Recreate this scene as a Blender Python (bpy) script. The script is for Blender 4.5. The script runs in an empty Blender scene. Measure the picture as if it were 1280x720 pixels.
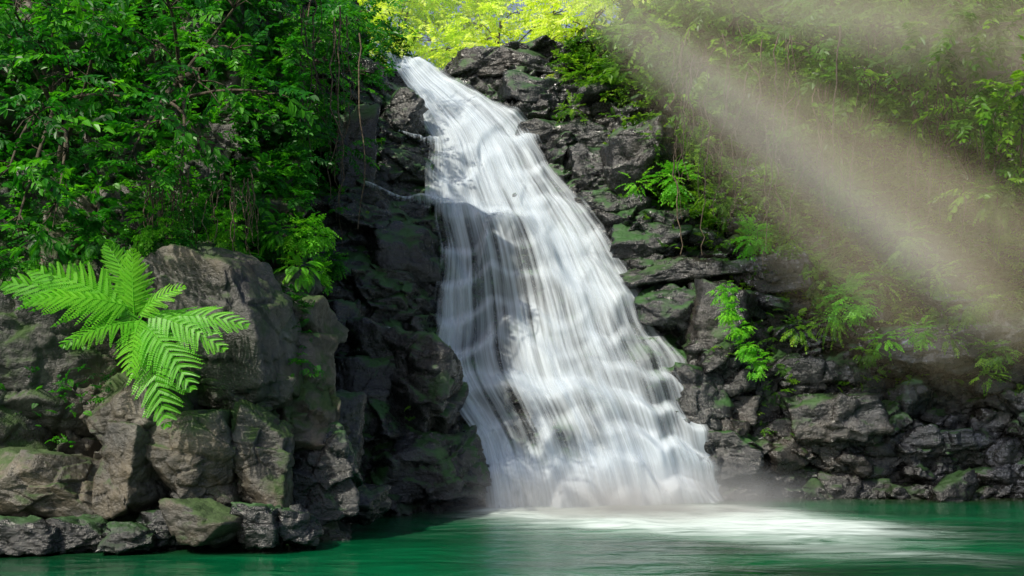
import bpy, bmesh, math, numpy as np
from mathutils import Vector
rng=np.random.default_rng(7)
scene=bpy.context.scene
# ---------------------------------------------------------------- camera
CAMY=-20.0; CAMZ=1.6
cam=bpy.data.cameras.new("camera"); co=bpy.data.objects.new("camera",cam); scene.collection.objects.link(co)
co.location=(0,CAMY,CAMZ); co.rotation_euler=(math.radians(90),0,0)
cam.lens=36; cam.sensor_width=36; cam.shift_y=163/1280; cam.clip_end=1000
scene.camera=co
def S(u,v,d):   # image pixel at an assumed depth -> world metres
    return np.array([(u-640)/1280*d, CAMY+d, CAMZ+(523-v)/1280*d])
# ---------------------------------------------------------------- numpy noise
def h3(ix,iy,iz,s=0):
    n=(ix.astype(np.int64)*73856093)^(iy.astype(np.int64)*19349663)^(iz.astype(np.int64)*83492791)^(s*2654435761)
    n=(n^(n>>13))*1274126177; n&=0xFFFFFFFF
    n=(n^(n>>16))*668265263; n&=0xFFFFFFFF; n^=(n>>15)
    return (n&0xFFFFFF)/float(0xFFFFFF)
def vn(p,s=0):
    i=np.floor(p).astype(np.int64); f=p-i; f=f*f*(3-2*f); r=0
    for a in (0,1):
        wa=f[:,0] if a else 1-f[:,0]
        for b in (0,1):
            wb=f[:,1] if b else 1-f[:,1]
            for c in (0,1):
                wc=f[:,2] if c else 1-f[:,2]
                r=r+wa*wb*wc*h3(i[:,0]+a,i[:,1]+b,i[:,2]+c,s)
    return r*2-1
def fbm(p,o=4,s=0):
    r=0;a=1.0;q=p.copy()
    for k in range(o):
        r=r+a*vn(q,s+k*7); q=q*2.03+11.7; a*=0.5
    return r
def cells(p,s=0):
    i=np.floor(p).astype(np.int64); n=len(p)
    F1=np.full(n,9e9);F2=np.full(n,9e9);idx=np.zeros((n,3),np.int64);vec=np.zeros((n,3))
    for a in (-1,0,1):
        for b in (-1,0,1):
            for c in (-1,0,1):
                cx=i[:,0]+a;cy=i[:,1]+b;cz=i[:,2]+c
                q=np.stack([cx+h3(cx,cy,cz,s+1),cy+h3(cx,cy,cz,s+2),cz+h3(cx,cy,cz,s+3)],1)
                dv=p-q; d=np.sqrt((dv**2).sum(1))
                m=d<F1
                F2=np.where(m,F1,np.minimum(F2,d)); F1=np.where(m,d,F1)
                idx[m]=np.stack([cx,cy,cz],1)[m]; vec[m]=dv[m]
    return F1,F2,idx,vec
def sst(a,b,x):
    t=np.clip((x-a)/(b-a),0,1); return t*t*(3-2*t)
def facet(p,scale,s,tilt=1.1):
    """height of fractured blocks, about -1..1"""
    q=p*scale; w=np.stack([fbm(q*0.7,2,s+50),fbm(q*0.7+31,2,s+51),fbm(q*0.7+77,2,s+52)],1)
    q=q+w*0.16
    F1,F2,ix,vec=cells(q,s)
    r=h3(ix[:,0],ix[:,1],ix[:,2],s+9)*2-1
    t=np.stack([h3(ix[:,0],ix[:,1],ix[:,2],s+k)*2-1 for k in (20,21,22)],1)
    h=r*0.6+(vec*t).sum(1)*tilt
    e=sst(0.0,0.06,F2-F1)
    return h*(0.5+0.5*e)-(1-e)*0.35
# ---------------------------------------------------------------- mesh helpers
def mk(name,V,F,mat,attrs=None,smooth=True,parent=None,uv=None):
    V=np.asarray(V,np.float32); F=np.asarray(F,np.int32); k=F.shape[1]
    me=bpy.data.meshes.new(name); me.vertices.add(len(V)); me.vertices.foreach_set("co",V.ravel())
    me.loops.add(F.size); me.loops.foreach_set("vertex_index",F.ravel())
    me.polygons.add(len(F)); me.polygons.foreach_set("loop_start",np.arange(0,F.size,k,dtype=np.int32))
    me.polygons.foreach_set("loop_total",np.full(len(F),k,np.int32))
    me.polygons.foreach_set("use_smooth",np.full(len(F),smooth,bool))
    if attrs:
        for n,a in attrs.items():
            at=me.attributes.new(n,'FLOAT','POINT'); at.data.foreach_set("value",np.asarray(a,np.float32))
    if uv is not None:
        l=me.uv_layers.new(name="UVMap"); l.data.foreach_set("uv",np.asarray(uv,np.float32)[F.ravel()].ravel())
    me.update(calc_edges=True)
    me.materials.append(mat)
    o=bpy.data.objects.new(name,me); scene.collection.objects.link(o)
    if parent: o.parent=parent
    return o
def gridF(nu,nv,flip=False):
    i=np.arange(nu-1)[:,None]*nv+np.arange(nv-1)[None,:]; i=i.ravel()
    F=np.stack([i,i+nv,i+nv+1,i+1],1)
    return F[:,::-1] if flip else F
def tube(pts,rad,sides=6):
    pts=np.asarray(pts,float); n=len(pts); rad=np.broadcast_to(rad,(n,))
    t=np.gradient(pts,axis=0); t/=np.linalg.norm(t,axis=1)[:,None]+1e-9
    ref=np.array([0.3,0.9,0.2]); a=np.cross(t,ref); a/=np.linalg.norm(a,axis=1)[:,None]+1e-9; b=np.cross(t,a)
    th=np.linspace(0,2*np.pi,sides,endpoint=False)
    V=pts[:,None,:]+rad[:,None,None]*(np.cos(th)[None,:,None]*a[:,None,:]+np.sin(th)[None,:,None]*b[:,None,:])
    F=[]
    for i in range(n-1):
        for j in range(sides):
            k=(j+1)%sides; F.append([i*sides+j,i*sides+k,(i+1)*sides+k,(i+1)*sides+j])
    return V.reshape(-1,3),np.array(F)
def merge(L):
    V=[];F=[];o=0
    for v,f in L: V.append(v);F.append(f+o);o+=len(v)
    return np.concatenate(V),np.concatenate(F)
# ---------------------------------------------------------------- materials
def newmat(n):
    m=bpy.data.materials.new(n); m.use_nodes=True; nt=m.node_tree; nt.nodes.clear()
    return m,nt
def N(nt,t,**kw):
    n=nt.nodes.new(t)
    for k,v in kw.items():
        if k in n.inputs.keys(): n.inputs[k].default_value=v
        else: setattr(n,k,v)
    return n
def ramp(nt,fac,stops):
    r=nt.nodes.new('ShaderNodeValToRGB'); e=r.color_ramp.elements
    while len(e)<len(stops): e.new(0.5)
    for x,(p,c) in zip(e,stops):
        x.position=p; x.color=(c,c,c,1) if isinstance(c,(int,float)) else (*c,1)
    nt.links.new(fac,r.inputs[0]); return r.outputs[0]
def math_(nt,op,a,b=None,c=None,clamp=False):
    n=nt.nodes.new('ShaderNodeMath'); n.operation=op; n.use_clamp=clamp
    for i,x in enumerate((a,b,c)):
        if x is None: continue
        if isinstance(x,(int,float)): n.inputs[i].default_value=x
        else: nt.links.new(x,n.inputs[i])
    return n.outputs[0]
def mixc(nt,f,a,b,bt='MIX'):
    n=nt.nodes.new('ShaderNodeMix'); n.data_type='RGBA'; n.blend_type=bt
    for i,x in ((0,f),(6,a),(7,b)):
        if isinstance(x,(int,float)): n.inputs[i].default_value=x
        elif isinstance(x,tuple): n.inputs[i].default_value=(*x,1)
        else: nt.links.new(x,n.inputs[i])
    return n.outputs[2]
def rockmat(name,dark,mid,light,tan,mosscol,mossamt,wet,tanamt=0.5,bed=1.0):
    m,nt=newmat(name); L=nt.links.new
    g=N(nt,'ShaderNodeNewGeometry'); pos=g.outputs['Position']
    n1=N(nt,'ShaderNodeTexNoise',Scale=0.9,Detail=9.0,Roughness=0.62); L(pos,n1.inputs['Vector'])
    n2=N(nt,'ShaderNodeTexNoise',Scale=7.0,Detail=7.0,Roughness=0.7); L(pos,n2.inputs['Vector'])
    n3=N(nt,'ShaderNodeTexNoise',Scale=0.55,Detail=5.0,Roughness=0.6)
    mp=N(nt,'ShaderNodeMapping'); mp.inputs['Location'].default_value=(13,5,9); L(pos,mp.inputs[0]); L(mp.outputs[0],n3.inputs['Vector'])
    c=ramp(nt,n1.outputs[0],[(0.3,dark),(0.52,mid),(0.72,light)])
    f=ramp(nt,n2.outputs[0],[(0.3,0.35),(0.7,1.6)])
    c=mixc(nt,1.0,c,f,'MULTIPLY')
    tm=ramp(nt,n3.outputs[0],[(0.46,0.0),(0.6,1.0)])
    c=mixc(nt,math_(nt,'MULTIPLY',tm,tanamt),c,mixc(nt,1.0,tan,f,'MULTIPLY'))
    n4=N(nt,'ShaderNodeTexNoise',Scale=18.0,Detail=4.0,Roughness=0.6); L(pos,n4.inputs['Vector'])
    lk=ramp(nt,n4.outputs[0],[(0.60,0.0),(0.68,1.0)])
    c=mixc(nt,math_(nt,'MULTIPLY',lk,0.22),c,light)
    mp3=N(nt,'ShaderNodeMapping'); mp3.inputs['Scale'].default_value=(1.2,1.2,1.2+5.3*bed); mp3.inputs['Rotation'].default_value=(0.1,0.35,0); L(pos,mp3.inputs[0])
    st=N(nt,'ShaderNodeTexNoise',Scale=1.0,Detail=6.0,Roughness=0.65,Distortion=0.5); L(mp3.outputs[0],st.inputs['Vector'])
    c=mixc(nt,1.0,c,ramp(nt,st.outputs[0],[(0.32,0.4),(0.5,1.0),(0.7,1.25)]),'MULTIPLY')
    sx=N(nt,'ShaderNodeSeparateXYZ'); L(g.outputs['Normal'],sx.inputs[0])
    n5=N(nt,'ShaderNodeTexNoise',Scale=1.3,Detail=6.0,Roughness=0.65)
    mp2=N(nt,'ShaderNodeMapping'); mp2.inputs['Location'].default_value=(3,25,1); L(pos,mp2.inputs[0]); L(mp2.outputs[0],n5.inputs['Vector'])
    mm=math_(nt,'ADD',math_(nt,'MULTIPLY',sx.outputs[2],0.18),n5.outputs[0])
    mm=ramp(nt,mm,[(0.62-0.14*mossamt,0.0),(0.74-0.14*mossamt,1.0)])
    mc=mixc(nt,n4.outputs[0],mosscol,tuple(x*2.4 for x in mosscol))
    c=mixc(nt,math_(nt,'MULTIPLY',mm,0.85),c,mc)
    pz=N(nt,'ShaderNodeSeparateXYZ'); L(pos,pz.inputs[0])
    wl=ramp(nt,math_(nt,'ADD',pz.outputs[2],math_(nt,'MULTIPLY',n1.outputs[0],0.3)),[(0.2,0.25),(0.7,1.0)])
    c=mixc(nt,1.0,c,wl,'MULTIPLY')
    b=N(nt,'ShaderNodeBsdfPrincipled'); L(c,b.inputs['Base Color'])
    ro=ramp(nt,n2.outputs[0],[(0.38,0.78-0.64*wet),(0.68,0.95-0.55*wet)])
    ro=math_(nt,'ADD',ro,math_(nt,'MULTIPLY',mm,0.4),clamp=True); L(ro,b.inputs['Roughness'])
    b.inputs['Specular IOR Level'].default_value=0.35+0.5*wet
    hh=math_(nt,'ADD',math_(nt,'MULTIPLY',n2.outputs[0],0.7),math_(nt,'ADD',math_(nt,'MULTIPLY',n4.outputs[0],0.3),math_(nt,'MULTIPLY',st.outputs[0],1.0)))
    bp=N(nt,'ShaderNodeBump',Strength=0.75,Distance=0.08); L(hh,bp.inputs['Height']); L(bp.outputs[0],b.inputs['Normal'])
    o=N(nt,'ShaderNodeOutputMaterial'); L(b.outputs[0],o.inputs[0]); return m
M_dry=rockmat("rock_grey_brown",(0.015,0.0148,0.014),(0.052,0.05,0.045),(0.15,0.142,0.125),(0.115,0.088,0.05),(0.018,0.045,0.004),0.6,0.7,0.6,0.35)
M_wet=rockmat("rock_black_wet",(0.0025,0.003,0.004),(0.009,0.010,0.012),(0.032,0.036,0.04),(0.015,0.015,0.011),(0.010,0.055,0.003),0.35,1.0)
M_right=rockmat("rock_basalt",(0.004,0.004,0.005),(0.015,0.015,0.016),(0.05,0.049,0.052),(0.042,0.032,0.02),(0.014,0.05,0.004),0.25,1.0)
def leafmat(name,stops,trans=0.45,rough=0.4):
    m,nt=newmat(name); L=nt.links.new
    a=N(nt,'ShaderNodeAttribute',attribute_name='rnd')
    g=N(nt,'ShaderNodeNewGeometry'); n=N(nt,'ShaderNodeTexNoise',Scale=1.1,Detail=2.0); L(g.outputs['Position'],n.inputs['Vector'])
    f=math_(nt,'ADD',math_(nt,'MULTIPLY',a.outputs['Fac'],0.6),math_(nt,'MULTIPLY',math_(nt,'SUBTRACT',n.outputs[0],0.25),0.8))
    c=ramp(nt,f,stops)
    b=N(nt,'ShaderNodeBsdfPrincipled',Roughness=rough); b.inputs['Specular IOR Level'].default_value=0.35; L(c,b.inputs['Base Color'])
    t=N(nt,'ShaderNodeBsdfTranslucent'); L(mixc(nt,1.0,c,(1.6,1.7,0.7),'MULTIPLY'),t.inputs[0])
    mx=N(nt,'ShaderNodeMixShader'); mx.inputs[0].default_value=trans; L(b.outputs[0],mx.inputs[1]); L(t.outputs[0],mx.inputs[2])
    o=N(nt,'ShaderNodeOutputMaterial'); L(mx.outputs[0],o.inputs[0]); return m
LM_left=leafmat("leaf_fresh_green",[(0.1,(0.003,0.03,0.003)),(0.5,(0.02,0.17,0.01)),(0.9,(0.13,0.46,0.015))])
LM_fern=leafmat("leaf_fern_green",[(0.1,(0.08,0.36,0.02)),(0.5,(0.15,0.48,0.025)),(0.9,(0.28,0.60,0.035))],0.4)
LM_gold=leafmat("leaf_painted_backlight",[(0.1,(0.24,0.38,0.01)),(0.5,(0.62,0.74,0.06)),(0.9,(0.93,0.94,0.50))],0.5)  # backlit glow is painted in as pale yellow-green leaf colour
LM_right=leafmat("leaf_olive_green",[(0.1,(0.012,0.05,0.004)),(0.5,(0.08,0.22,0.015)),(0.9,(0.28,0.46,0.035))],0.5)
def plain(name,c1,c2,sc=5,rough=0.85):
    m,nt=newmat(name); L=nt.links.new
    g=N(nt,'ShaderNodeNewGeometry'); n=N(nt,'ShaderNodeTexNoise',Scale=float(sc),Detail=7.0); L(g.outputs['Position'],n.inputs['Vector'])
    b=N(nt,'ShaderNodeBsdfPrincipled',Roughness=rough); L(ramp(nt,n.outputs[0],[(0.35,c1),(0.65,c2)]),b.inputs['Base Color'])
    bp=N(nt,'ShaderNodeBump',Strength=0.6,Distance=0.05); L(n.outputs[0],bp.inputs['Height']); L(bp.outputs[0],b.inputs['Normal'])
    o=N(nt,'ShaderNodeOutputMaterial'); L(b.outputs[0],o.inputs[0]); return m
M_bark=plain("bark",(0.03,0.022,0.014),(0.10,0.08,0.05),14)
M_root=plain("root",(0.05,0.035,0.02),(0.16,0.12,0.08),20)
M_soil=plain("forest_soil",(0.012,0.014,0.006),(0.035,0.035,0.015),2.5)
# ---------------------------------------------------------------- main cliff surface y(x,z)
ctrl=np.array([ # x,z,y
(-10,-1,-3.4),(-4,-1,-3.4),(-0.5,-1,-2.5),(4,-1,-0.8),(10,-1,-0.3),(15,-1,-3),
(-10,0,-3),(-4,0,-3),(-2.6,0,-2.7),(-0.5,0,-1.7),(1.5,0,-1.2),(4,0,0.0),(7,0,0.5),(10,0,0.3),(15,0,-2.5),
(-0.7,1.35,-0.8),(1.5,1.35,-0.5),(3.8,1.2,0.3),(-2.4,1.5,-2.2),
(-5,3,-1.5),(-2.4,3,-0.6),(-1.2,3,0.5),(0.5,3,0.8),(2.8,3,1.1),(4.6,3,1.3),(8,3,1.5),(12,3,0.2),(15,3,-1.5),
(-6,6,0),(-3.2,6,1.3),(-1.6,6,2.8),(0,6,3.0),(2.1,6,2.9),(4,6,2.5),(8,6,2.6),(12,6,1.2),(15,6,0),
(-6,9,1.6),(-4,9,3.2),(-2.7,9,5.2),(-1,9,5.2),(0.8,9,4.9),(3,9,4.4),(7,9,4.0),(12,9,2.6),(15,9,1.5),
(-6,11,3),(-4.2,11,5),(-3,11,7),(-1,11,6.6),(1,11,6.2),(3,11,5.6),(8,11,5.2),(15,11,3),
(-8,15,5),(-4,15,8),(0,15,9),(4,15,8),(15,15,5)],float)
P2=ctrl[:,:2]; K=np.sqrt(((P2[:,None]-P2[None])**2).sum(2)+0.3); Wt=np.linalg.solve(K,ctrl[:,2])
def base_y(x,z):
    r=np.zeros(len(x))
    for (a,b,_),w in zip(ctrl,Wt): r+=w*np.sqrt((x-a)**2+(z-b)**2+0.3)
    return r
zl=[0,0.4,1.35,1.9,2.5,3.0,3.5,4.92,6.2,6.5,8.22,9.79,11.05]
xl=[-0.50,-0.58,-0.80,-1.10,-1.58,-1.66,-1.50,-1.52,-1.60,-1.85,-1.93,-2.64,-3.42]
zr=[0,0.2,1.18,2.29,3.47,4.57,5.84,7.05,8.7,10.1,11.05]
xr=[4.45,4.28,3.88,3.58,3.18,2.66,2.10,1.22,0.35,-1.1,-2.4]
def infall(x,z):
    a=np.interp(z,zl,xl);b=np.interp(z,zr,xr)
    return sst(-0.5,0.2,x-a)*sst(-0.5,0.2,b-x)
def sfrac(x,z):
    a=np.interp(z,zl,xl);b=np.interp(z,zr,xr); return np.clip((x-a)/(b-a),0,1)
def stairf(x,z,H,sd,tilt=0.16,wa=0.42,fx=1.0):
    o=np.zeros(len(x))
    w=(z+tilt*x)/H+wa*vn(np.stack([x*0.8*fx,o,z*0.3],1),sd)+0.5*wa*vn(np.stack([x*2.3*fx,o,z*0.55],1),sd+1)+0.12
    return w-np.floor(w)
def saw(fr,H,k=0.74): return 0.62*H*(sst(k,1.0,fr)-fr+0.1)
def steps(x,z):
    """rock steps: broad ledges outside; inside the fall one big ledge, small scallops on the right, an apron at the foot"""
    f=infall(x,z); s=sfrac(x,z); o=np.zeros(len(x))
    out=saw(stairf(x,z,1.45,3),1.45)*0.7
    am=0.5+0.5*vn(np.stack([x*.7,z*.45,o],1),29); am2=0.72+0.6*vn(np.stack([x*1.1,z*.9,o],1),31)
    r1=stairf(x,z,1.9,33,-0.1,0.5); r2=stairf(x,z,0.8,43,0.45,0.7,1.1); r3=stairf(x,z,0.85,53,-0.15,0.7)
    wR=sst(.50,.80,s)*np.clip(am2,0.1,1.2)
    zb=6.35+0.15*vn(np.stack([x*2,o,o],1),5)-0.1*(x+1)
    q=np.clip((z-(zb-1.9))/1.95,0,1); big=0.62*1.95*(sst(.88,1,q)-q)*(z<zb+0.06)
    zc=2.35+0.2*vn(np.stack([x*1.6,o,o],1),6)-0.12*x
    q2=np.clip((z-(zc-1.1))/1.15,0,1); big2=0.62*1.15*(sst(.86,1,q2)-q2)*(z<zc+0.05)
    wB=1-sst(.35,.7,s); w1=1-sst(.50,.80,s)
    inn_=saw(r1,1.9,.8)*0.50*am+saw(r2,.8)*0.95*wR+saw(r3,.85)*0.55*w1*am+big*wB*0.75+big2*0.6*w1
    return out*(1-f)+inn_*f,(r1,r2,r3,am,wR,wB,zb,zc,w1)
def cliff_y(x,z,fine=True):
    y=base_y(x,z); p=np.stack([x,y*0.6,z],1)
    f=infall(x,z)
    y=y+steps(x,z)[0]
    y=y-facet(p*np.array([0.8,1,1.3]),0.75,1)*0.42*(1-0.8*f)
    if fine:
        y=y-facet(p*np.array([0.8,1,1.7]),2.0,2)*0.19*(1-0.4*f)-facet(p*np.array([0.9,1,1.4]),5.0,3)*0.075-fbm(p*3,4,5)*0.04
        y=y+0.18*f
    return y
nx,nz=760,480
X,Z=np.meshgrid(np.linspace(-10,15,nx),np.linspace(-0.8,15,nz),indexing='ij'); x=X.ravel();z=Z.ravel()
y=cliff_y(x,z)
V=np.stack([x,y,z],1); F=gridF(nx,nz)
ztop=np.interp(x,[-5.2,-4.0,-3.5,1.0,2.6,3.6],[15.5,12.2,10.75,10.9,11.4,15.5])+0.5*fbm(np.stack([x,x*0,x*0],1)*1.3,3,8)*((x<-3.7)|(x>-2.0))
ztop=np.where((x>-3.6)&(x<-2.1),10.75,ztop)
keep=(z<ztop)[F].all(1)
def compact(V,F,*ex):
    u=np.unique(F); m=np.full(len(V),-1); m[u]=np.arange(len(u)); return V[u],m[F],*[e[u] for e in ex]
fc=V[F].mean(1)
wetz=(fc[:,0]<np.interp(fc[:,2],zr,xr)+1.3+0.9*vn(fc*0.9,4))
for nm,mk_m,mt in (("wet_rock_face",keep&wetz,M_wet),("cliff_rock_face",keep&~wetz,M_right)):
    v,f=compact(V,F[mk_m]); mk(nm,v,f,mt)
# ---------------------------------------------------------------- left outcrop sheet
path=np.array([(-14,-9.5),(-9,-8.2),(-6.2,-7.3),(-4.3,-7.2),(-2.9,-6.9),(-2.45,-6.3),(-2.6,-5.2),(-3.1,-3.8),(-4.0,-2.4),(-5,-1)],float)
inn=np.array([(0,1),(-.1,1),(-.15,1),(-.2,1),(-.4,.9),(-.7,.7),(-1,.2),(-1,0),(-1,0),(-1,0)],float)
sl=np.r_[0,np.cumsum(np.linalg.norm(np.diff(path,axis=0),axis=1))]
def backf(z): return np.interp(z,[-1,0,0.6,1.9,2.4,4.1,5.6,9,13],[-0.3,0,0.35,0.6,0.95,1.9,3.0,4.4,6])
def outcrop(s,z):
    px=np.interp(s,sl,path[:,0]);py=np.interp(s,sl,path[:,1]);ix=np.interp(s,sl,inn[:,0]);iy=np.interp(s,sl,inn[:,1])
    b=backf(z); sc=np.where(ix<-0.5,0.45,1.0)
    P=np.stack([px+ix*b*sc,py+iy*b,z],1)
    h=facet(P,0.95,31)*0.36+facet(P*np.array([1,1,1.4]),2.6,32)*0.14+facet(P,6.0,35)*0.04+fbm(P*3,4,33)*0.03
    P[:,0]-=ix*h;P[:,1]-=iy*h; P[:,2]+=h*0.25; return P
ns,nz2=520,360
Sg,Zg=np.meshgrid(np.linspace(0,sl[-1],ns),np.linspace(-0.8,12,nz2),indexing='ij')
Vo=outcrop(Sg.ravel(),Zg.ravel()); mk("rock_outcrop",Vo,gridF(ns,nz2),M_dry)
# ---------------------------------------------------------------- boulders
def ico(sub):
    bm=bmesh.new(); bmesh.ops.create_icosphere(bm,subdivisions=sub,radius=1); bm.verts.ensure_lookup_table()
    v=np.array([q.co[:] for q in bm.verts]); f=np.array([[q.index for q in t.verts] for t in bm.faces]); bm.free()
    return v/np.linalg.norm(v,axis=1)[:,None],f
I5=ico(6); I4=ico(5); I3=ico(4)
def rock(c,size,seed,tilt=0.0,yaw=None,I=I4,q=22,rough=0.05,fa=1.0):
    r=np.random.default_rng(seed); v,f=I
    pn=r.normal(size=(9,3)); pn/=np.linalg.norm(pn,axis=1)[:,None]
    pn=np.concatenate([pn,np.eye(3),-np.eye(3)]); hh=r.uniform(0.66,0.95,len(pn)); hh[9:]=r.uniform(0.8,0.95,6)
    q=q*2.0
    d=np.maximum(v@pn.T,0)/hh; rad=(d**q).sum(1)**(-1/q)
    P=v*rad[:,None]*np.array(size)/2
    yaw=r.uniform(-0.5,0.5) if yaw is None else yaw
    cy,sy=math.cos(yaw),math.sin(yaw); ct,st=math.cos(tilt),math.sin(tilt)
    Rz=np.array([[cy,-sy,0],[sy,cy,0],[0,0,1]]); Ry=np.array([[ct,0,st],[0,1,0],[-st,0,ct]])
    P=P@Rz.T@Ry.T; W=P+np.array(c); m=min(size)
    A=np.array([1,1,1.7])
    n=fbm(W*1.6/m,5,seed%97)*rough*m*0.8+fa*(facet(W*A,1.7/m,seed%89)*0.10*m+facet(W*A,5.0/m,seed%83)*0.03*m)
    return W+v*n[:,None],f
def B(u,v,d,w,h,dep,seed,tilt=0,I=I4,q=22,mat=M_dry,yaw=None,rough=0.05):
    k=d/1280; c=S(u,v,d); Vv,Ff=rock(c,(w*k*1.12,dep,h*k*1.12),seed,tilt,yaw,I,q,rough,0.7 if mat is M_dry else 1.0)
    return mk("boulder",Vv,Ff,mat)
Bl=[ # left foreground stack
(290,405,13.7,150,215,1.8,1,-0.42,I5,14,M_dry),(375,402,14.6,78,62,1.2,2,0.1,I4,20,M_dry),(378,468,14.4,84,100,1.2,3,0.0,I4,20,M_dry),
(60,440,13.6,190,190,1.8,4,0.2,I5,14,M_dry),(178,520,13.2,150,110,1.4,5,0.05,I5,22,M_dry),
(168,585,12.9,95,125,1.1,6,0.1,I5,26,M_dry),(248,590,12.8,95,150,1.2,7,-0.08,I5,26,M_dry),(322,570,13.0,82,130,1.1,8,0.03,I5,30,M_dry),
(392,590,13.9,92,140,1.2,9,-0.35,I5,26,M_wet),(55,610,12.7,170,90,1.2,10,0.05,I5,20,M_dry),(255,655,12.3,110,56,.8,11,0,I4,20,M_dry),
(322,655,12.3,58,50,.6,12,0,I4,24,M_wet),(374,658,12.6,62,46,.6,13,0.1,I4,16,M_wet),(160,672,12.2,74,38,.6,14,0,I4,14,M_wet),
(35,670,12.2,140,46,.8,15,0.1,I4,18,M_wet),(100,668,12.3,70,40,.6,16,0,I4,18,M_wet),(205,660,12.5,60,50,.6,17,0,I4,22,M_wet),
(12,520,13.4,120,110,1.4,18,0,I4,18,M_dry),(440,630,14.5,70,50,.8,19,0.1,I4,16,M_wet),(425,560,15.4,60,140,1.0,20,0.1,I4,20,M_wet),
(300,490,13.3,120,60,1.0,21,0.25,I5,24,M_dry),
# centre, wet black stones beside the fall
(500,478,18.6,155,125,1.8,31,0.35,I5,16,M_wet),(530,592,17.9,180,125,1.8,32,0.05,I5,12,M_wet),(450,540,18.0,90,180,1.5,33,0,I5,18,M_wet),
(505,330,21.2,95,120,1.3,34,0.05,I4,24,M_wet),(470,395,20.6,110,70,1.4,35,0.1,I4,24,M_wet),(440,230,21.8,55,170,1.2,36,0.03,I4,26,M_wet),
(490,215,23.4,95,60,1.4,37,0.1,I4,24,M_wet),(500,150,24.6,70,60,1.4,38,0.2,I4,24,M_wet),(478,275,22.4,110,38,1.4,39,0,I4,26,M_wet),
(455,110,25.0,70,70,1.5,40,0.1,I4,24,M_wet),(430,440,19.0,70,120,1.2,41,0,I4,20,M_wet),(600,600,18.4,50,40,.7,42,0,I4,14,M_wet),
# right of the lip
(590,90,26.8,90,34,1.4,51,0.05,I4,26,M_right),(655,84,26.4,130,34,1.5,52,0.08,I4,26,M_right),(690,122,25.6,120,40,1.5,53,0.12,I4,26,M_wet),
(715,172,24.8,130,40,1.3,54,0.1,I4,26,M_wet),(655,124,26.0,60,30,1.2,55,0.3,I4,22,M_wet),(745,215,24.0,70,60,1.2,56,0.1,I4,24,M_wet),
(800,205,22.9,96,74,1.4,57,-0.35,I4,20,M_right),(765,262,23.2,90,34,1.2,58,0.1,I4,24,M_wet),(815,305,22.3,100,52,1.3,59,0.08,I4,26,M_wet),
(850,340,21.8,150,34,1.3,60,-0.12,I4,28,M_right),(842,385,21.3,90,56,1.2,61,0.1,I4,24,M_wet),(900,420,21.0,90,130,1.3,62,0.1,I4,24,M_right),
(870,500,20.8,90,80,1.3,63,0.1,I4,22,M_wet),(905,570,20.4,90,70,1.2,64,0.05,I4,22,M_wet),(960,345,21.8,120,50,1.2,65,-0.1,I4,24,M_right),
(1180,440,20.6,170,60,1.2,66,-0.05,I4,24,M_right),(1245,420,20.2,110,50,1.2,67,-0.2,I4,24,M_right),(1040,520,20.6,120,60,1.1,68,-0.15,I4,24,M_right),
]
for b in Bl: B(b[0],b[1],b[2],b[3],b[4],b[5],b[6],b[7],b[8],b[9],b[10])
r=np.random.default_rng(5); parts=[]
for i in range(120):   # broken blocks of the lower right face
    u=r.uniform(890,1330); v=r.uniform(445,626); w=r.uniform(22,80); h=w*r.uniform(0.35,0.8)
    xx=(u-640)/1280*20.8; zz=1.6+(523-v)/1280*20.8; yy=cliff_y(np.array([xx]),np.array([zz]),False)[0]
    parts.append(rock((xx,yy+0.05,zz),(w*.0165,r.uniform(.4,.8),h*.0165),100+i,r.uniform(-.7,.7),None,I3,30,0.03))
v,f=merge(parts); mk("broken_rock_ledge",v,f,M_right)
parts=[]
for i in range(60):
    xx=r.uniform(1.5,10); zz=r.uniform(3.2,9.5); yy=cliff_y(np.array([xx]),np.array([zz]),False)[0]
    if infall(np.array([xx]),np.array([zz]))[0]>0.01: continue
    w=r.uniform(.4,1.4); parts.append(rock((xx,yy+0.08,zz),(w,r.uniform(.6,1.1),w*r.uniform(.2,.5)),300+i,r.uniform(-.2,.3),None,I3,30,0.03))
v,f=merge(parts); mk("rock_ledge",v,f,M_wet)
parts=[]
for i in range(45):
    u=r.uniform(-30,430); xx=(u-640)/1280*12.7; yy=np.interp(xx,path[:6,0],path[:6,1])-r.uniform(-.1,.35); w=r.uniform(.1,.42)
    parts.append(rock((xx,yy,r.uniform(-.04,.12)),(w,w,w*.7),500+i,0,None,I3,12,0.05))
v,f=merge(parts); mk("shore_stones",v,f,M_wet)
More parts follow.
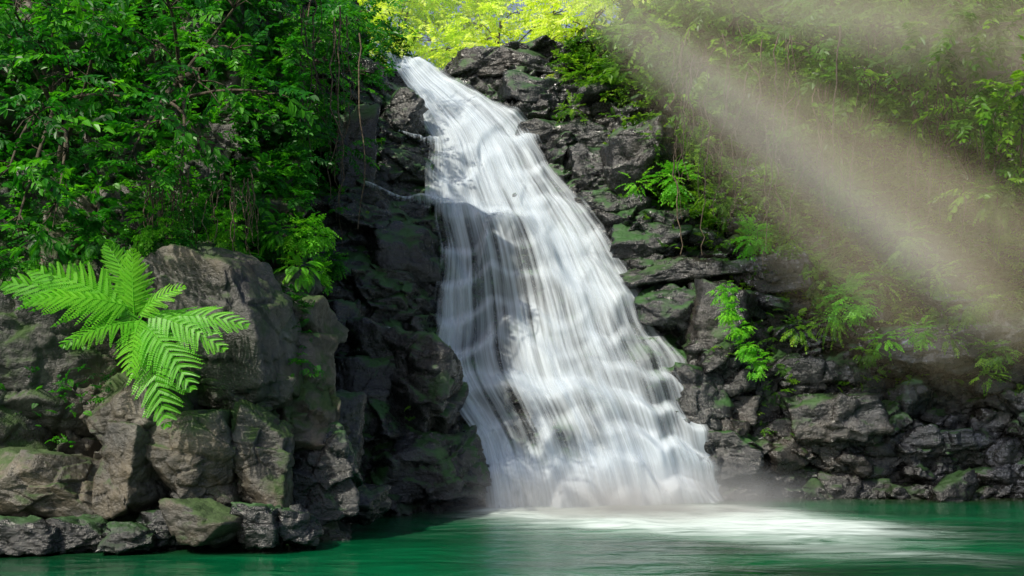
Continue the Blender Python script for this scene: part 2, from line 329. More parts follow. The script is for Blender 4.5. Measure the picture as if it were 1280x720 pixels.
# ---------------------------------------------------------------- waterfall
def watermat():
    m,nt=newmat("falling_water"); L=nt.links.new
    uv=N(nt,'ShaderNodeUVMap',uv_map='UVMap')
    def nz_(sx,sy,det,loc=0):
        mp=N(nt,'ShaderNodeMapping'); mp.inputs['Scale'].default_value=(sx,sy,1); mp.inputs['Location'].default_value=(loc,loc*.7,loc)
        L(uv.outputs[0],mp.inputs[0]); n=N(nt,'ShaderNodeTexNoise',Scale=1.0,Detail=float(det),Roughness=0.55); L(mp.outputs[0],n.inputs['Vector']); return n.outputs[0]
    a=nz_(3.6,0.28,2); b=nz_(16,0.26,3,5)
    at=N(nt,'ShaderNodeAttribute',attribute_name='dens')
    s=math_(nt,'ADD',math_(nt,'MULTIPLY',a,0.6),math_(nt,'MULTIPLY',b,0.4))
    s=math_(nt,'SUBTRACT',s,0.5); s=math_(nt,'MULTIPLY',s,3.6)
    al=math_(nt,'ADD',s,at.outputs['Fac'],clamp=True)
    al=ramp(nt,al,[(0.0,0.0),(0.5,0.38),(1.0,0.95)])
    d=N(nt,'ShaderNodeBsdfDiffuse'); d.inputs[0].default_value=(0.74,0.81,0.88,1)
    t=N(nt,'ShaderNodeBsdfTranslucent'); t.inputs[0].default_value=(0.80,0.87,0.95,1)
    mx=N(nt,'ShaderNodeMixShader'); mx.inputs[0].default_value=0.35; L(d.outputs[0],mx.inputs[1]);L(t.outputs[0],mx.inputs[2])
    tr=N(nt,'ShaderNodeBsdfTransparent'); m2=N(nt,'ShaderNodeMixShader'); L(al,m2.inputs[0]);L(tr.outputs[0],m2.inputs[1]);L(mx.outputs[0],m2.inputs[2])
    o=N(nt,'ShaderNodeOutputMaterial'); L(m2.outputs[0],o.inputs[0]); return m
M_fall=watermat()
fall=bpy.data.objects.new("waterfall",None); scene.collection.objects.link(fall)
def smooth1(f,z,w=0.9):
    return sum(k*f(np.clip(z+dz*w,0,11.05)) for dz,k in ((-1,.1),(-.6,.15),(-.3,.17),(0,.16),(.3,.17),(.6,.15),(1,.1)))
def sheet(name,off,seed,dbase,n1=320,n2=460,z0=-0.02,z1=11.05,uvo=0):
    s,t=np.meshgrid(np.linspace(0,1,n1),np.linspace(0,1,n2),indexing='ij'); s=s.ravel();t=t.ravel()
    z=z1+(z0-z1)*t; o=s*0
    a=smooth1(lambda q:np.interp(q,zl,xl),z); b=smooth1(lambda q:np.interp(q,zr,xr),z)
    da=np.interp(z,zl,xl)-a; db=np.interp(z,zr,xr)-b
    x=a+(b-a)*s+(da-0.10*vn(np.stack([t*11,o+5,o],1),24))*(1-s)**6+(db+0.12*vn(np.stack([t*13,o+5,o],1),4)+0.05*vn(np.stack([t*27,o+5,o],1),14)+.04)*s**6
    y=cliff_y(x,z,False)
    Y=y.reshape(n1,n2); out=Y.copy()
    for j in range(1,n2): out[:,j]=0.93*(np.minimum(Y[:,j],out[:,j-1])*0.5+out[:,j-1]*0.5)+0.07*Y[:,j]
    for _ in range(5): out[1:-1]=(out[:-2]+2*out[1:-1]+out[2:])/4; out[:,1:-1]=(out[:,:-2]+2*out[:,1:-1]+out[:,2:])/4
    y=out.ravel()
    w=(b-a); _,(r1,r2,r3,am,wR,wB,zb,zc,w1)=steps(x,z)
    ff=vn(np.stack([s*w*2.2,t*2.2,o+seed],1),seed)*0.11+vn(np.stack([s*w*6,t*2.4,o+seed],1),seed+1)*0.04
    y=y-0.10-off+ff
    edge=np.minimum(s,1-s)*w
    dens=dbase+0.26*vn(np.stack([x*0.9,z*0.45,o],1),seed+3)+0.36*vn(np.stack([s*5.5,z*0.22,o],1),seed+5)
    dens-= (1-sst(0.0,0.32+0.25*vn(np.stack([z*.8,o,o],1),seed+8),edge))*0.9
    dens+= 0.35*sst(9.2,10.4,z)+0.50*(1-sst(0.2,1.5,z))
    g=lambda fr,c,w_: np.exp(-((fr-c)/w_)**2)
    dens+= 0.34*wR*(g(r2,.8,.2)-0.35)+0.26*w1*am*(g(r3,.8,.15)+g(r1,.85,.12))
    dens+= wB*(0.5*np.exp(-((z-zb)/0.22)**2)-0.20*sst(0.1,.6,zb-z)*sst(2.6,1.6,zb-z))
    dens+= w1*(0.34*np.exp(-((z-zc)/0.2)**2)-0.12*sst(0.1,.5,zc-z)*sst(1.4,.9,zc-z))
    dens+= 0.20*np.exp(-((s-0.62)/0.22)**2)
    dens-= 0.22*np.exp(-(((x+0.1)/0.3)**2+((z-3.6)/0.8)**2))+0.36*np.exp(-(((x+0.15-0.35*(2.2-z))/0.2)**2+((z-1.7)/0.6)**2))
    V=np.stack([x,y,z],1); uvv=np.stack([s*4.2+uvo,t*11+uvo],1)
    return mk(name,V,gridF(n1,n2),M_fall,{'dens':dens},True,fall,uvv)
sheet("curtain_back",0.0,61,0.62)
sheet("curtain_mid",0.15,71,0.29,uvo=7.3)
sheet("curtain_front",0.28,81,-0.01,uvo=15.1)
def trickle(x0,z0,x1,z1,drop,sd):   # thin side stream: runs along a ledge and drips over
    s,t=np.meshgrid(np.linspace(0,1,70),np.linspace(0,1,50),indexing='ij'); s=s.ravel();t=t.ravel()
    x=x0+(x1-x0)*s; z=z0+(z1-z0)*s-t*drop*(0.3+0.7*s**1.5)+.04*vn(np.stack([s*6,s*0,s*0],1),sd); y=cliff_y(x,z,False)-0.6
    mk("side_trickle",np.stack([x,y,z],1),gridF(70,50),M_fall,{'dens':0.95-1.3*t-0.35*(1-s)},True,fall,np.stack([s*3+sd,t],1))
trickle(-3.0,6.45,-1.35,6.40,.6,3); trickle(-2.3,3.3,-1.2,3.0,.6,6); trickle(-2.6,8.2,-1.7,8.1,.4,8)
# ---------------------------------------------------------------- pool
def poolmat():
    m,nt=newmat("pool_water"); L=nt.links.new
    g=N(nt,'ShaderNodeNewGeometry'); pos=g.outputs['Position']
    at=N(nt,'ShaderNodeAttribute',attribute_name='foam_sunpatch'); sh=N(nt,'ShaderNodeAttribute',attribute_name='shal')
    mp=N(nt,'ShaderNodeMapping'); mp.inputs['Scale'].default_value=(0.35,1.0,1); L(pos,mp.inputs[0])
    n=N(nt,'ShaderNodeTexNoise',Scale=0.7,Detail=4.0); L(mp.outputs[0],n.inputs['Vector'])
    c=ramp(nt,n.outputs[0],[(0.3,(0.0,0.026,0.009)),(0.7,(0.001,0.13,0.045))])
    c=mixc(nt,sh.outputs['Fac'],c,(0.020,0.026,0.010))
    mp2=N(nt,'ShaderNodeMapping'); mp2.inputs['Scale'].default_value=(0.6,2.2,1); mp2.inputs['Rotation'].default_value=(0,0,-0.25); L(pos,mp2.inputs[0])
    n2=N(nt,'ShaderNodeTexNoise',Scale=1.3,Detail=6.0,Roughness=0.6,Distortion=1.2); L(mp2.outputs[0],n2.inputs['Vector'])
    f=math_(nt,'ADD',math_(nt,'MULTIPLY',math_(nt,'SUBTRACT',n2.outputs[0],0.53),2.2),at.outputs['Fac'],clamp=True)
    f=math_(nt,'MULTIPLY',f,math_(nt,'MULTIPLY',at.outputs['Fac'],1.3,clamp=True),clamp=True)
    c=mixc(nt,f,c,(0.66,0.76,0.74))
    b=N(nt,'ShaderNodeBsdfPrincipled'); L(c,b.inputs['Base Color']); b.inputs['IOR'].default_value=1.33
    L(math_(nt,'ADD',math_(nt,'MULTIPLY',f,0.6),0.14,clamp=True),b.inputs['Roughness'])
    mp3=N(nt,'ShaderNodeMapping'); mp3.inputs['Scale'].default_value=(1.0,2.6,1); L(pos,mp3.inputs[0])
    n3=N(nt,'ShaderNodeTexNoise',Scale=1.3,Detail=3.0,Distortion=0.8); L(mp3.outputs[0],n3.inputs['Vector'])
    bp=N(nt,'ShaderNodeBump',Strength=0.4,Distance=0.10); L(n3.outputs[0],bp.inputs['Height']); L(bp.outputs[0],b.inputs['Normal'])
    o=N(nt,'ShaderNodeOutputMaterial'); L(b.outputs[0],o.inputs[0]); return m
X,Y=np.meshgrid(np.linspace(-26,26,420),np.linspace(-34,3,330),indexing='ij'); x=X.ravel();y=Y.ravel()
foam_sunpatch=1.4*np.exp(-(((x-2.0)/2.7)**4+((y+2.3)/1.3)**2))
foam_sunpatch+=0.95*np.exp(-(((x-2.3)/2.5)**2+((y+4.3)/1.8)**2))
foam_sunpatch+=0.7*np.exp(-(((x-4.3)/2.0)**2+((y+5.4)/1.8)**2))
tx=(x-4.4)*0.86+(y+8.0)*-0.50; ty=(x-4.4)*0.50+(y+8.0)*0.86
foam_sunpatch+=0.42*np.exp(-((tx/1.6)**2+(ty/0.8)**2))  # sunlit patch on the water, painted pale through this mask
foam_sunpatch=np.clip(foam_sunpatch,0,1.1)
ybank=np.interp(x,[-26,-6.2,-2.9,-2.4,-2.39,-0.5,4,15],[-9,-7.3,-7.0,-6.2,-2.8,-1.8,0,0])
shal=np.clip(1-(ybank-y)/1.4,0,1)*(1-np.clip(foam_sunpatch,0,1))*0.85
zz=0.02*fbm(np.stack([x*.8,y*1.6,x*0],1),3,4)+0.05*np.clip(foam_sunpatch,0,1)*(fbm(np.stack([x*1.6,y*2.2,x*0],1),3,6)*.5+.5)
mk("pool_water",np.stack([x,y,zz],1),gridF(420,330),poolmat(),{'foam_sunpatch':foam_sunpatch,'shal':shal})
gv=np.array([(-400,-400,-1.2),(400,-400,-1.2),(400,400,-1.2),(-400,400,-1.2)]); mk("ground",gv,[[0,1,2,3]],M_soil)
X,Y=np.meshgrid(np.linspace(-30,34,200),np.linspace(7.3,60,160),indexing='ij');x=X.ravel();y=Y.ravel()
hz=10.3+np.clip(y-13,0,99)*0.12+sst(0.0,9,np.abs(x+2)-1.8)*7+0.4*fbm(np.stack([x,y,x*0],1)*.5,4,3)
mk("hill",np.stack([x,y,hz],1),gridF(200,160),M_soil)
# ---------------------------------------------------------------- foliage templates (axis +X, up +Z)
def leaf(base,dirv,up,L,W,fold=0.25,droop=0.25):
    d=dirv/np.linalg.norm(dirv); s=np.cross(up,d); s/=np.linalg.norm(s)+1e-9; n=np.cross(d,s)
    p=lambda a,b,c: base+d*L*a+s*W*b+n*(abs(b)*W*fold-droop*L*a*a+c)
    V=np.array([p(0,0,0),p(.35,.5,0),p(.75,.33,0),p(1,0,0),p(.75,-.33,0),p(.35,-.5,0)])
    return V,np.array([[0,3,2,1],[0,5,4,3]])
def stemq(pts,w=0.006):
    V=[];F=[]
    for i,p in enumerate(pts): V+= [p+np.array([0,w,0]),p-np.array([0,w,0])]
    for i in range(len(pts)-1): F.append([2*i,2*i+1,2*i+3,2*i+2])
    return np.array(V),np.array(F)
up=np.array([0,0,1.])
def sprig(seed,n=7,L=1.0,leafL=0.27,leafW=0.115):
    r=np.random.default_rng(seed); out=[]; pts=[]
    for i in range(n+1):
        t=i/n; pts.append(np.array([t*L,0.08*math.sin(t*3+seed),0.10*t-0.32*t*t]))
    out.append(stemq(pts))
    for i in range(1,n+1):
        for sg in (-1,1):
            a=math.radians(r.uniform(40,65))*sg
            if i==n: a*=0.3
            d=np.array([math.cos(a),math.sin(a),r.uniform(-.45,.1)])
            out.append(leaf(pts[i]+r.normal(0,.01,3),d,up+r.normal(0,.3,3),leafL*r.uniform(.75,1.2)*(1-.25*i/n),leafW*r.uniform(.8,1.2)))
    return merge(out)
def bushy(seed):
    r=np.random.default_rng(seed); out=[]
    for k in range(3):
        v,f=sprig(seed*5+k,5,0.7,0.25,0.12); a=(k-1)*0.7+r.normal(0,.1); c,s=math.cos(a),math.sin(a)
        v=v@np.array([[c,-s,0],[s,c,0],[0,0,1]]).T; v=v+np.array([0.2*abs(k-1),0,0.05*k]); out.append((v,f))
    return merge(out)
def frond(seed,n=16,lob=False):
    r=np.random.default_rng(seed); out=[];pts=[]
    for i in range(n+1):
        t=i/n; pts.append(np.array([t,0.06*math.sin(2*t+seed),0.35*t-0.62*t*t]))
    out.append(stemq(pts,.007))
    for i in range(2,n+1):
        t=i/n; ln=0.27*math.sin(math.pi*min(1,(0.12+0.9*t)))**0.8+0.03
        for sg in (-1,1):
            a=math.radians(72-22*t)*sg; d=np.array([math.cos(a),math.sin(a),-.15])
            out.append(leaf(pts[i],d,up,ln,0.062,0.2,0.3))
    return merge(out)
SPR=[sprig(i) for i in range(4)]; BUS=[bushy(i) for i in range(3)]; FRO=[frond(i) for i in range(3)]
BIG=[sprig(10+i,6,1.0,0.34,0.15) for i in range(3)]
def rots(ax,upv):
    ax=ax/np.linalg.norm(ax,axis=1)[:,None]; s=np.cross(upv,ax); s/=np.linalg.norm(s,axis=1)[:,None]+1e-9; n=np.cross(ax,s)
    return np.stack([ax,s,n],2)
def scatter(pts,dirs,scales,temps,r):
    n=len(pts); upv=np.array([0,0,1.])+r.normal(0,.35,(n,3)); upv[:,1]-=0.35
    R=rots(dirs,upv); which=r.integers(0,len(temps),n); Vs=[];Fs=[];Rs=[];o=0
    for k,(tv,tf) in enumerate(temps):
        m=which==k; c=m.sum()
        if not c: continue
        W=np.einsum('nij,vj->nvi',R[m],tv)*scales[m][:,None,None]+pts[m][:,None,:]
        Ff=tf[None]+ (np.arange(c)*len(tv))[:,None,None]+o
        rd=np.repeat(r.uniform(0,1,c),len(tv))*0.8+0.2*np.tile(r.uniform(0,1,len(tv)),c)
        Vs.append(W.reshape(-1,3));Fs.append(Ff.reshape(-1,4));Rs.append(rd);o+=c*len(tv)
    return np.concatenate(Vs),np.concatenate(Fs),np.concatenate(Rs)
def mkleaf(name,pts,dirs,sc,temps,mat,seed,parent=None):
    r=np.random.default_rng(seed); V,F,R=scatter(pts,dirs,sc,temps,r); return mk(name,V,F,mat,{'rnd':R},False,parent)
def tree(base,clumps,mat,seed,per=26,sc=(.35,.6),tr=0.10,temps=SPR,name="jungle_tree",spread=1.0):
    r=np.random.default_rng(seed); e=bpy.data.objects.new(name,None); scene.collection.objects.link(e)
    base=np.array(base,float); C=np.array([c[:3] for c in clumps]); top=C.mean(0)+np.array([0,0.3,0.3]); parts=[]
    t=np.linspace(0,1,12)[:,None]; mid=base*0.6+top*0.4+np.array([0,0,0.6])
    tp=(1-t)**2*base+2*t*(1-t)*mid+t*t*top+r.normal(0,.03,(12,3)); parts.append(tube(tp,np.linspace(tr,tr*.4,12),8))
    P=[];D=[]
    for c in clumps:
        cc=np.array(c[:3]); rad=c[3]; k=r.integers(4,10); st=tp[k]; m=(st+cc)/2+np.array([0,0,.35])+r.normal(0,.1,3)
        t8=np.linspace(0,1,8)[:,None]; lp=(1-t8)**2*st+2*t8*(1-t8)*m+t8*t8*cc; parts.append(tube(lp,np.linspace(tr*.35,.012,8),5))
        for j in range(6):
            dv=r.normal(0,1,3)*np.array([1,1,.5]); dv/=np.linalg.norm(dv); q=np.stack([cc-(cc-st)*.1,cc+dv*rad*.4,cc+dv*rad*.8-np.array([0,0,.1*rad])]); parts.append(tube(q,[.012,.008,.004],4))
        n=int(per*(rad/0.6)**2)
        dv=r.normal(0,1,(n,3)); dv/=np.linalg.norm(dv,axis=1)[:,None]; dv[:,2]*=0.55
        rr=rad*r.uniform(.25,1,(n,1))**.6
        P.append(cc+dv*rr*spread); D.append(dv*np.array([1,1,.5])+r.normal(0,.35,(n,3))+np.array([0,-.15,-.1]))
    v,f=merge(parts); mk("trunk_and_limbs",v,f,M_bark,None,True,e)
    P=np.concatenate(P);D=np.concatenate(D); mkleaf("crown",P,D,r.uniform(sc[0],sc[1],len(P)),temps,mat,seed,e); return e
def clump(l): return [(*S(a,b,c),rr) for a,b,c,rr in l]
tree((-7.2,-3.5,5),clump([(20,40,12.5,.6),(90,90,12,.45),(40,140,11.8,.45),(120,20,13,.5),(10,215,12.2,.45),(85,190,12.3,.36),(150,120,12.4,.45),(60,-10,12.4,.5),(10,0,12.8,.5),(20,285,12.4,.35),(70,265,12.6,.3)]),LM_left,1,24,(.34,.60),temps=SPR+BIG)
tree((-6,-3.2,6),clump([(190,50,13,.45),(250,100,13,.45),(200,155,12.8,.38),(290,60,13.6,.4),(335,115,14,.38),(160,200,12.8,.32),(250,175,13.4,.32),(210,0,13.3,.5),(300,0,14,.45),(225,225,13.4,.25)]),LM_left,2,24,(.34,.58),temps=SPR+BIG)
tree((-7,-1.5,7),clump([(60,70,16,1.1),(180,60,16.5,1.0),(300,60,17,.9),(120,160,16,.9),(260,150,16.5,.8),(20,180,15.5,.9)]),LM_left,3,13,(.45,.75),0.14)
tree((-5.5,1.5,8),clump([(380,20,21,.8),(430,30,22,.8),(395,100,20,.7),(370,160,19,.6),(420,180,20,.5),(340,170,18.5,.7),(440,90,22.5,.6),(350,40,20,.9),(455,20,24,.8)]),LM_left,4,26,(.35,.6),0.12)
# trees upstream of the lip, backlight painted into their leaves
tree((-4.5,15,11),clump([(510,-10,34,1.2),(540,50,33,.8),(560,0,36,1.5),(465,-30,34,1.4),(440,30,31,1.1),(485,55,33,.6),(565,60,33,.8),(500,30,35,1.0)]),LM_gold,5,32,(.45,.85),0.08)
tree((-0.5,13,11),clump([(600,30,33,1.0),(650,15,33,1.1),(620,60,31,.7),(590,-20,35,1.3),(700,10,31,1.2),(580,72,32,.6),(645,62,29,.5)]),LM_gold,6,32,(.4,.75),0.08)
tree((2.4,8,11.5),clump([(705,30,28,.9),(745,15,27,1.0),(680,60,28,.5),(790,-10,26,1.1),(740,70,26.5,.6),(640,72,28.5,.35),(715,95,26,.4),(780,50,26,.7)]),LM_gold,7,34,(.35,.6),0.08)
# right hand canopy
tree((6,4,10),clump([(820,40,24,1.1),(880,80,23,.9),(930,20,23,1.1),(860,140,23,.6),(960,110,22,.8),(900,-20,23,1.2),(790,90,24,.6)]),LM_right,8,26,(.4,.75),0.12,temps=SPR+BIG)
tree((9,2.8,9),clump([(1010,60,21,1.1),(1080,100,20.5,.9),(1120,30,20,1.1),(1020,160,21,.7),(1150,150,20,.7),(1060,0,21,1.1)]),LM_right,9,26,(.4,.75),0.12,temps=SPR+BIG)
tree((12,1,8),clump([(1200,60,18.5,1.0),(1260,20,18,1.1),(1240,140,18,.7),(1180,-10,19,1.1),(1290,100,17.5,.8),(1230,240,18.6,.45),(1275,225,18.3,.45)]),LM_right,10,26,(.4,.7),0.12,temps=SPR+BIG)
# ---- undergrowth on main cliff
def on_cliff(n,xr_,zr_,dens,r):
    x=r.uniform(*xr_,n);z=r.uniform(*zr_,n); m=r.uniform(0,1,n)<dens(x,z); x=x[m];z=z[m]; y=cliff_y(x,z,False)-0.08
    return np.stack([x,y,z],1)
r=np.random.default_rng(77)
def dR(x,z):
    zb=np.interp(x,[1.2,2.25,4.6,6.2,10.2,15],[10.2,8.4,5.4,3.8,2.7,2.0]); nn=vn(np.stack([x*.9,z*.9,x*0],1),12)+.5*vn(np.stack([x*2.2,z*2.2,x*0],1),13)
    return sst(-0.6,0.8,z-zb+nn*1.4)*sst(-0.75,0.1,nn+0.12*(z-zb))*(z<np.interp(x,[1,2.6,3.6],[10.9,11.4,15]))
P=on_cliff(10500,(1.2,13),(2.0,13),dR,r); D=np.array([0,-1,.15])+r.normal(0,.55,P.shape)
mkleaf("cliff_shrubs",P,D,r.uniform(.22,.52,len(P)),SPR+BUS+FRO[:1],LM_right,21)
def dL(x,z):
    nn=vn(np.stack([x*.9,z*.9,x*0],1),22); return sst(-0.5,0.6,-(x+3.3)+nn*.8)*sst(-.7,0,nn)*(z<12)
P=on_cliff(3500,(-8,-2.6),(5.5,12),dL,r); D=np.array([.1,-1,.1])+r.normal(0,.55,P.shape)
mkleaf("cliff_shrubs",P,D,r.uniform(.22,.48,len(P)),SPR+BUS,LM_left,22)
n=7000; s=r.uniform(sl[1],sl[-1]-.5,n); z=r.uniform(2.6,9.5,n); Pn=outcrop(s,z); nn=vn(Pn*1.1,15)
zb=np.interp(Pn[:,0],[-6.5,-5,-4.4,-3.6,-2.8],[2.9,3.1,4.1,3.8,4.0])
m=(r.uniform(0,1,n)<sst(-.4,.5,z-zb+nn*.6)*sst(-.75,.05,nn)); Pn=Pn[m]; D=np.array([.25,-1,.05])+r.normal(0,.5,Pn.shape)
mkleaf("undergrowth",Pn,D,r.uniform(.18,.45,len(Pn)),SPR+BUS+FRO,LM_left,23)
n=900; s=r.uniform(sl[1],sl[5],n); z=r.uniform(1.0,3.4,n); Pn=outcrop(s,z); m=(vn(Pn*1.6,44)>0.0)&((Pn[:,0]<-4.6)|(z>2.0)|(vn(Pn*3,45)>.3)); Pn=Pn[m]; Pn[:,1]-=.4
mkleaf("crevice_plants",Pn,np.array([0,-1,.2])+r.normal(0,.6,Pn.shape),r.uniform(.08,.2,len(Pn)),BUS+FRO,LM_left,24)
P=on_cliff(1900,(-3,12),(1.0,9),lambda x,z:(infall(x,z)<.01)*(vn(np.stack([x*1.3,z*1.3,x*0],1),61)>.12)*(0.35+0.65*(x>4)),r); P[:,1]-=.25
mkleaf("crevice_plants",P,np.array([0,-1,.2])+r.normal(0,.6,P.shape),r.uniform(.1,.30,len(P)),BUS+FRO,LM_right,25)
def plant(name,u,v,d,rad,n,temps,mat,seed,sc,hang=-.15,sq=(1,1,1)):
    r=np.random.default_rng(seed); c=S(u,v,d); dv=r.normal(0,1,(n,3)); dv/=np.linalg.norm(dv,axis=1)[:,None]
    P=c+dv*r.uniform(0,1,(n,1))**.6*rad*np.array(sq); D=dv+np.array([0,-.5,hang])
    return mkleaf(name,P,D,r.uniform(sc[0],sc[1],n),temps,mat,seed)
LP=[(842,225,21.3,.32,40,.3),(795,228,22,.22,22,.28),(815,175,22.3,.25,24,.3),(940,298,20.8,.25,26,.3),(985,298,20.8,.2,20,.25),(715,135,24.4,.3,30,.3),(1060,375,19.8,.4,60,.3),(1030,345,20.0,.3,30,.3),
(1105,422,19.6,.18,26,.25),(1150,415,19.6,.18,26,.25),(1010,325,20.5,.25,26,.3),(1250,245,18.5,.4,50,.32),(1130,300,20,.35,36,.32),(500,362,20.4,.2,26,.2),(870,185,22,.3,30,.3),(1240,440,19.3,.3,40,.22),(1170,345,19.8,.3,30,.28),(1000,410,19.8,.25,30,.24),(1215,380,19.4,.3,36,.26),
(905,250,21.5,.35,36,.3),(960,240,21.3,.4,40,.3),(1060,240,20.6,.4,44,.3),(1100,350,20,.3,34,.28),(740,110,25,.35,34,.3),(700,75,26,.3,30,.3),(1040,400,19.7,.3,40,.24),(1190,420,19.4,.25,30,.22),(1085,440,19.5,.2,30,.2),(1235,470,19.2,.2,26,.2)]
for i,(u,v,d,ra,n,sc) in enumerate(LP):
    plant("ledge_plant",u,v,d,ra,n,SPR if i%3 else BUS,LM_fern if i in (0,1,8,9,3,6) else LM_right,200+i,(sc*.7,sc*1.2))
for k,(u,v) in enumerate([(905,365),(912,390),(922,412),(935,435),(948,455)]):
    plant("hanging_fern",u,v,19.7,.2,44,BUS,LM_fern,240+k,(.1,.2),-.5)
for k,(u,v,d,ra) in enumerate([(375,300,14.6,.22),(372,335,14.4,.2),(395,290,15,.16),(320,262,14.5,.3),(285,290,14,.22),(330,225,15,.3),(190,285,13.3,.28),(120,300,13,.3),(230,262,13.8,.25),(300,325,14,.14),(415,330,17,.15),(55,300,13,.35),(395,345,15,.16),(365,370,14.3,.14),(20,330,12.8,.25),(345,290,14.4,.2),(215,300,13.3,.2)]):
    plant("hanging_fern",u,v,d,ra,40,FRO if k%2 else BUS,LM_fern if k in (0,1,2,4,6,12) else LM_left,260+k,(.14,.28),-.6)
# ---- the big fern
def bigfrond(L,seed,nP=15):
    r=np.random.default_rng(seed); out=[]; pts=[]
    bend=r.uniform(-.16,.16)
    for i in range(nP+1):
        t=i/nP; pts.append(np.array([t*L,bend*L*t*t,L*(0.16*t-0.46*t*t)]))
    tv,tf=tube(pts,np.linspace(.009,.003,nP+1),5); out.append((tv,tf))
    for i in range(3,nP+1):
        t=i/nP; ln0=L*0.32*(math.sin(math.pi*(0.16+0.80*t))**0.8)
        for sg in (-1,1):
            ln=ln0*r.uniform(.85,1.1)
            a=math.radians(70-26*t+r.normal(0,4))*sg; d=np.array([math.cos(a),math.sin(a),-0.10+r.normal(0,.07)]); d/=np.linalg.norm(d); side=np.cross(up,d)
            nl=15; w0=L*0.040
            for j in range(nl):
                q=j/nl; b=pts[i]+d*ln*q+up*(-0.36*ln*q*q)
                for s2 in (-1,1):
                    dd=d*0.7+side*s2*0.8; out.append(leaf(b,dd,up,(w0*1.25*(1-.8*q**1.3)+.005)*r.uniform(.9,1.1),ln/nl*1.05,0.1,0.2))
            out.append(leaf(pts[i]+d*ln*.9+up*(-.30*ln),d,up,ln*.18,ln*.03))
    return merge(out)
fern=bpy.data.objects.new("fern_plant",None); scene.collection.objects.link(fern)
hub=S(176,400,12.3)
FR=[((278,418),1),((260,450),1),((208,510),1),((86,436),1),((140,315),1),((172,318),1),((-4,360),1),((40,392),1),((224,358),1),((38,330),1),((150,470),1),((238,476),1),((100,368),1)]
for k,((tu,tv_),L) in enumerate(FR):
    tip=S(tu,tv_,12.3-(.25+.12*(k%4))); dv=(tip-hub)*0.94; Ln=np.linalg.norm(dv)*1.06
    d=dv.copy(); d[2]+=0.28*Ln
    v,f=bigfrond(Ln,k); upv=np.array([[0.12*(k%3-1),-0.9,0.9]]); R=rots(d[None],upv)[0]
    W=v@R.T+hub+np.array([.09*math.cos(k*2),.02,.09*math.sin(k*2)])
    rd=np.repeat(np.random.default_rng(k).uniform(0,.25,len(W)//6+1),6)[:len(W)]
    mk("frond",W,f,LM_fern,{'rnd':rd+(k*0.37)%1*.5+.1},False,fern)
def vines(name,lst,seed,mat=M_root,wob=.12):
    r=np.random.default_rng(seed); parts=[]
    for (u,v,d,L,rad) in lst:
        p=S(u,v,d); k=14; t=np.linspace(0,1,k); pts=p+np.stack([np.cumsum(r.normal(0,wob*.35,k)),np.cumsum(r.normal(0,wob*.25,k)),-t*L],1)
        parts.append(tube(pts,np.linspace(rad,rad*.5,k),5))
    v,f=merge(parts); mk(name,v,f,mat)
r=np.random.default_rng(9)
vines("hanging_vines",[(u_:=r.uniform(830,1280),r.uniform(20,190),r.uniform(19.0,21),r.uniform(1.2,2.4+(u_-830)/300),r.uniform(.006,.02)) for i in range(100)],1)
vines("hanging_vines",[(r.uniform(240,450),r.uniform(-20,140),r.uniform(17,21),r.uniform(1.5,3.5),r.uniform(.006,.02)) for i in range(36)],2)
vines("aerial_roots",[(r.uniform(160,330),r.uniform(205,250),r.uniform(13.4,14.2),r.uniform(.5,1.1),r.uniform(.005,.012)) for i in range(50)],3,wob=.05)
# ---------------------------------------------------------------- mist before the right-hand wall, sunbeams shaped into its density
def mistmat():
    m,nt=newmat("beam_shaped_mist"); L=nt.links.new
    g=N(nt,'ShaderNodeNewGeometry'); s=N(nt,'ShaderNodeSeparateXYZ'); L(g.outputs['Position'],s.inputs[0])
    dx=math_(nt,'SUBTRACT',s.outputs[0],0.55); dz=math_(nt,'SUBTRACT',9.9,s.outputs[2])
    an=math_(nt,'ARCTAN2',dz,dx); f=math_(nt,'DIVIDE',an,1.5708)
    p=ramp(nt,f,[(0.0,0.10),(0.09,0.12),(0.135,0.75),(0.175,0.65),(0.205,0.10),(0.29,0.05),(0.33,0.10),(0.355,0.62),(0.375,0.45),(0.40,0.20),(0.430,1.0),(0.458,1.0),(0.480,0.16),(0.50,0.14),(0.517,0.55),(0.535,0.12),(0.62,0.0)])  # fan of light shafts drawn as dense bands by angle
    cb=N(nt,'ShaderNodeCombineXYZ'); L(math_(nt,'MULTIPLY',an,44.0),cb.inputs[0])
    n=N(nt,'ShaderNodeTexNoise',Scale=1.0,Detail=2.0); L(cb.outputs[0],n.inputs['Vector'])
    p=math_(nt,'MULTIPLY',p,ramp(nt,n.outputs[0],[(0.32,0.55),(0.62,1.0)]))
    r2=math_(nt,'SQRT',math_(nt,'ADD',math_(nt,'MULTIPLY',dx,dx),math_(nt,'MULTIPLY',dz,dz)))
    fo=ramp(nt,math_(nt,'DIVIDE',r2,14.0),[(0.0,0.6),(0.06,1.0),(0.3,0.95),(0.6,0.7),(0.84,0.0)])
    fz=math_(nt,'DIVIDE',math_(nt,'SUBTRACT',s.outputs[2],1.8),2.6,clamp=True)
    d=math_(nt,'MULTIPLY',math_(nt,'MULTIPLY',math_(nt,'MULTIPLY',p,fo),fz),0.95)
    v=N(nt,'ShaderNodeVolumeScatter'); v.inputs['Color'].default_value=(1,.88,.58,1); v.inputs['Anisotropy'].default_value=-0.4; L(d,v.inputs['Density'])
    o=N(nt,'ShaderNodeOutputMaterial'); L(v.outputs[0],o.inputs['Volume']); m.cycles.volume_step_rate=2.2; return m
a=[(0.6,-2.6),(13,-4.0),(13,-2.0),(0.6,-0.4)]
Vb=np.array([(x_,y_,z_) for z_ in (1.8,9.9) for x_,y_ in a]); Vb[4:,2]=[9.9,12.5,12.5,9.9]; Fb=[[3,2,1,0],[4,5,6,7],[0,1,5,4],[1,2,6,5],[2,3,7,6],[3,0,4,7]]
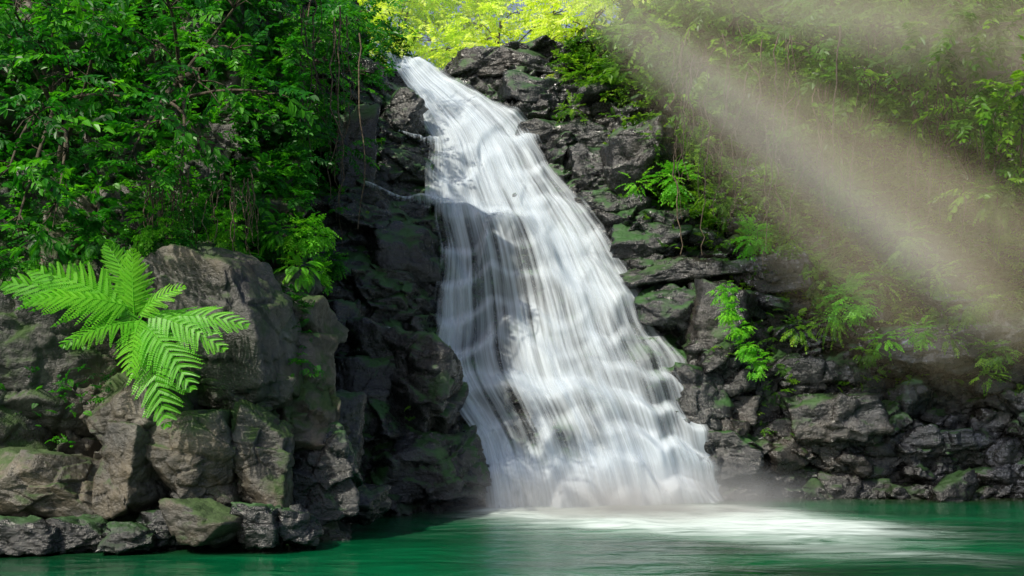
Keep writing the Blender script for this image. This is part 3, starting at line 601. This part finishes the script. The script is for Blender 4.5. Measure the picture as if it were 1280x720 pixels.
mk("beam_shaped_mist",Vb,Fb,mistmat(),None,False)
def volmat(name,dens,col=(1,1,1)):
    m,nt=newmat(name); v=N(nt,'ShaderNodeVolumeScatter'); v.inputs['Color'].default_value=(*col,1); v.inputs['Anisotropy'].default_value=0.0; v.inputs['Density'].default_value=dens
    o=N(nt,'ShaderNodeOutputMaterial'); nt.links.new(v.outputs[0],o.inputs['Volume']); return m
# haze volume added to make the valley behind the lip glow
Vb=np.array([(x_,y_,z_) for z_ in (11.3,19) for x_,y_ in [(-9,9.5),(3.5,9.5),(5,22),(-10,22)]])
mk("valley_glow_volume",Vb,Fb,volmat("valley_glow_haze",.022,(1,.97,.75)),None,False)
# spray at the foot of the fall: density falls to nothing at the rim
def spraymat(c,s,dens):
    m,nt=newmat("spray_density"); L=nt.links.new
    g=N(nt,'ShaderNodeNewGeometry'); vm=N(nt,'ShaderNodeVectorMath',operation='SUBTRACT'); L(g.outputs['Position'],vm.inputs[0]); vm.inputs[1].default_value=c
    vd=N(nt,'ShaderNodeVectorMath',operation='DIVIDE'); L(vm.outputs[0],vd.inputs[0]); vd.inputs[1].default_value=s
    ln=N(nt,'ShaderNodeVectorMath',operation='LENGTH'); L(vd.outputs[0],ln.inputs[0])
    n=N(nt,'ShaderNodeTexNoise',Scale=1.4,Detail=2.0); L(g.outputs['Position'],n.inputs['Vector'])
    q=math_(nt,'SUBTRACT',0.95,ln.outputs['Value'],clamp=True); q=math_(nt,'POWER',q,1.6)
    d=math_(nt,'MULTIPLY',math_(nt,'MULTIPLY',q,dens),ramp(nt,n.outputs[0],[(0.35,0.35),(0.65,1.4)]))
    v=N(nt,'ShaderNodeVolumeScatter'); L(d,v.inputs['Density']); v.inputs['Color'].default_value=(.93,.97,1,1)
    o=N(nt,'ShaderNodeOutputMaterial'); L(v.outputs[0],o.inputs['Volume']); return m
c=np.array((2.1,-3.0,.05)); sc_=np.array((4.0,1.9,1.15)); v,f=I3
mk("spray_mist",v*sc_+c,f,spraymat(tuple(c),tuple(sc_),1.7))
# ---------------------------------------------------------------- light
Ld=Vector((0.47,0.56,-0.68)).normalized()
sun=bpy.data.lights.new("sun",'SUN'); sun.energy=4.8; sun.angle=math.radians(0.6); sun.color=(1,.94,.80)
so=bpy.data.objects.new("sun",sun); scene.collection.objects.link(so); so.rotation_euler=Ld.to_track_quat('-Z','Y').to_euler()
w=bpy.data.worlds.new("World"); scene.world=w; w.use_nodes=True; nt=w.node_tree
sk=nt.nodes.new('ShaderNodeTexSky'); sk.sky_type='NISHITA'; sk.sun_disc=False; sk.sun_elevation=math.asin(-Ld.z); sk.sun_rotation=math.atan2(-Ld.x,-Ld.y)
sk.dust_density=2.5
bg=nt.nodes['Background']; bg.inputs[1].default_value=0.13; nt.links.new(sk.outputs[0],bg.inputs[0])
scene.view_settings.view_transform='Standard'; scene.view_settings.look='None'; scene.view_settings.exposure=0
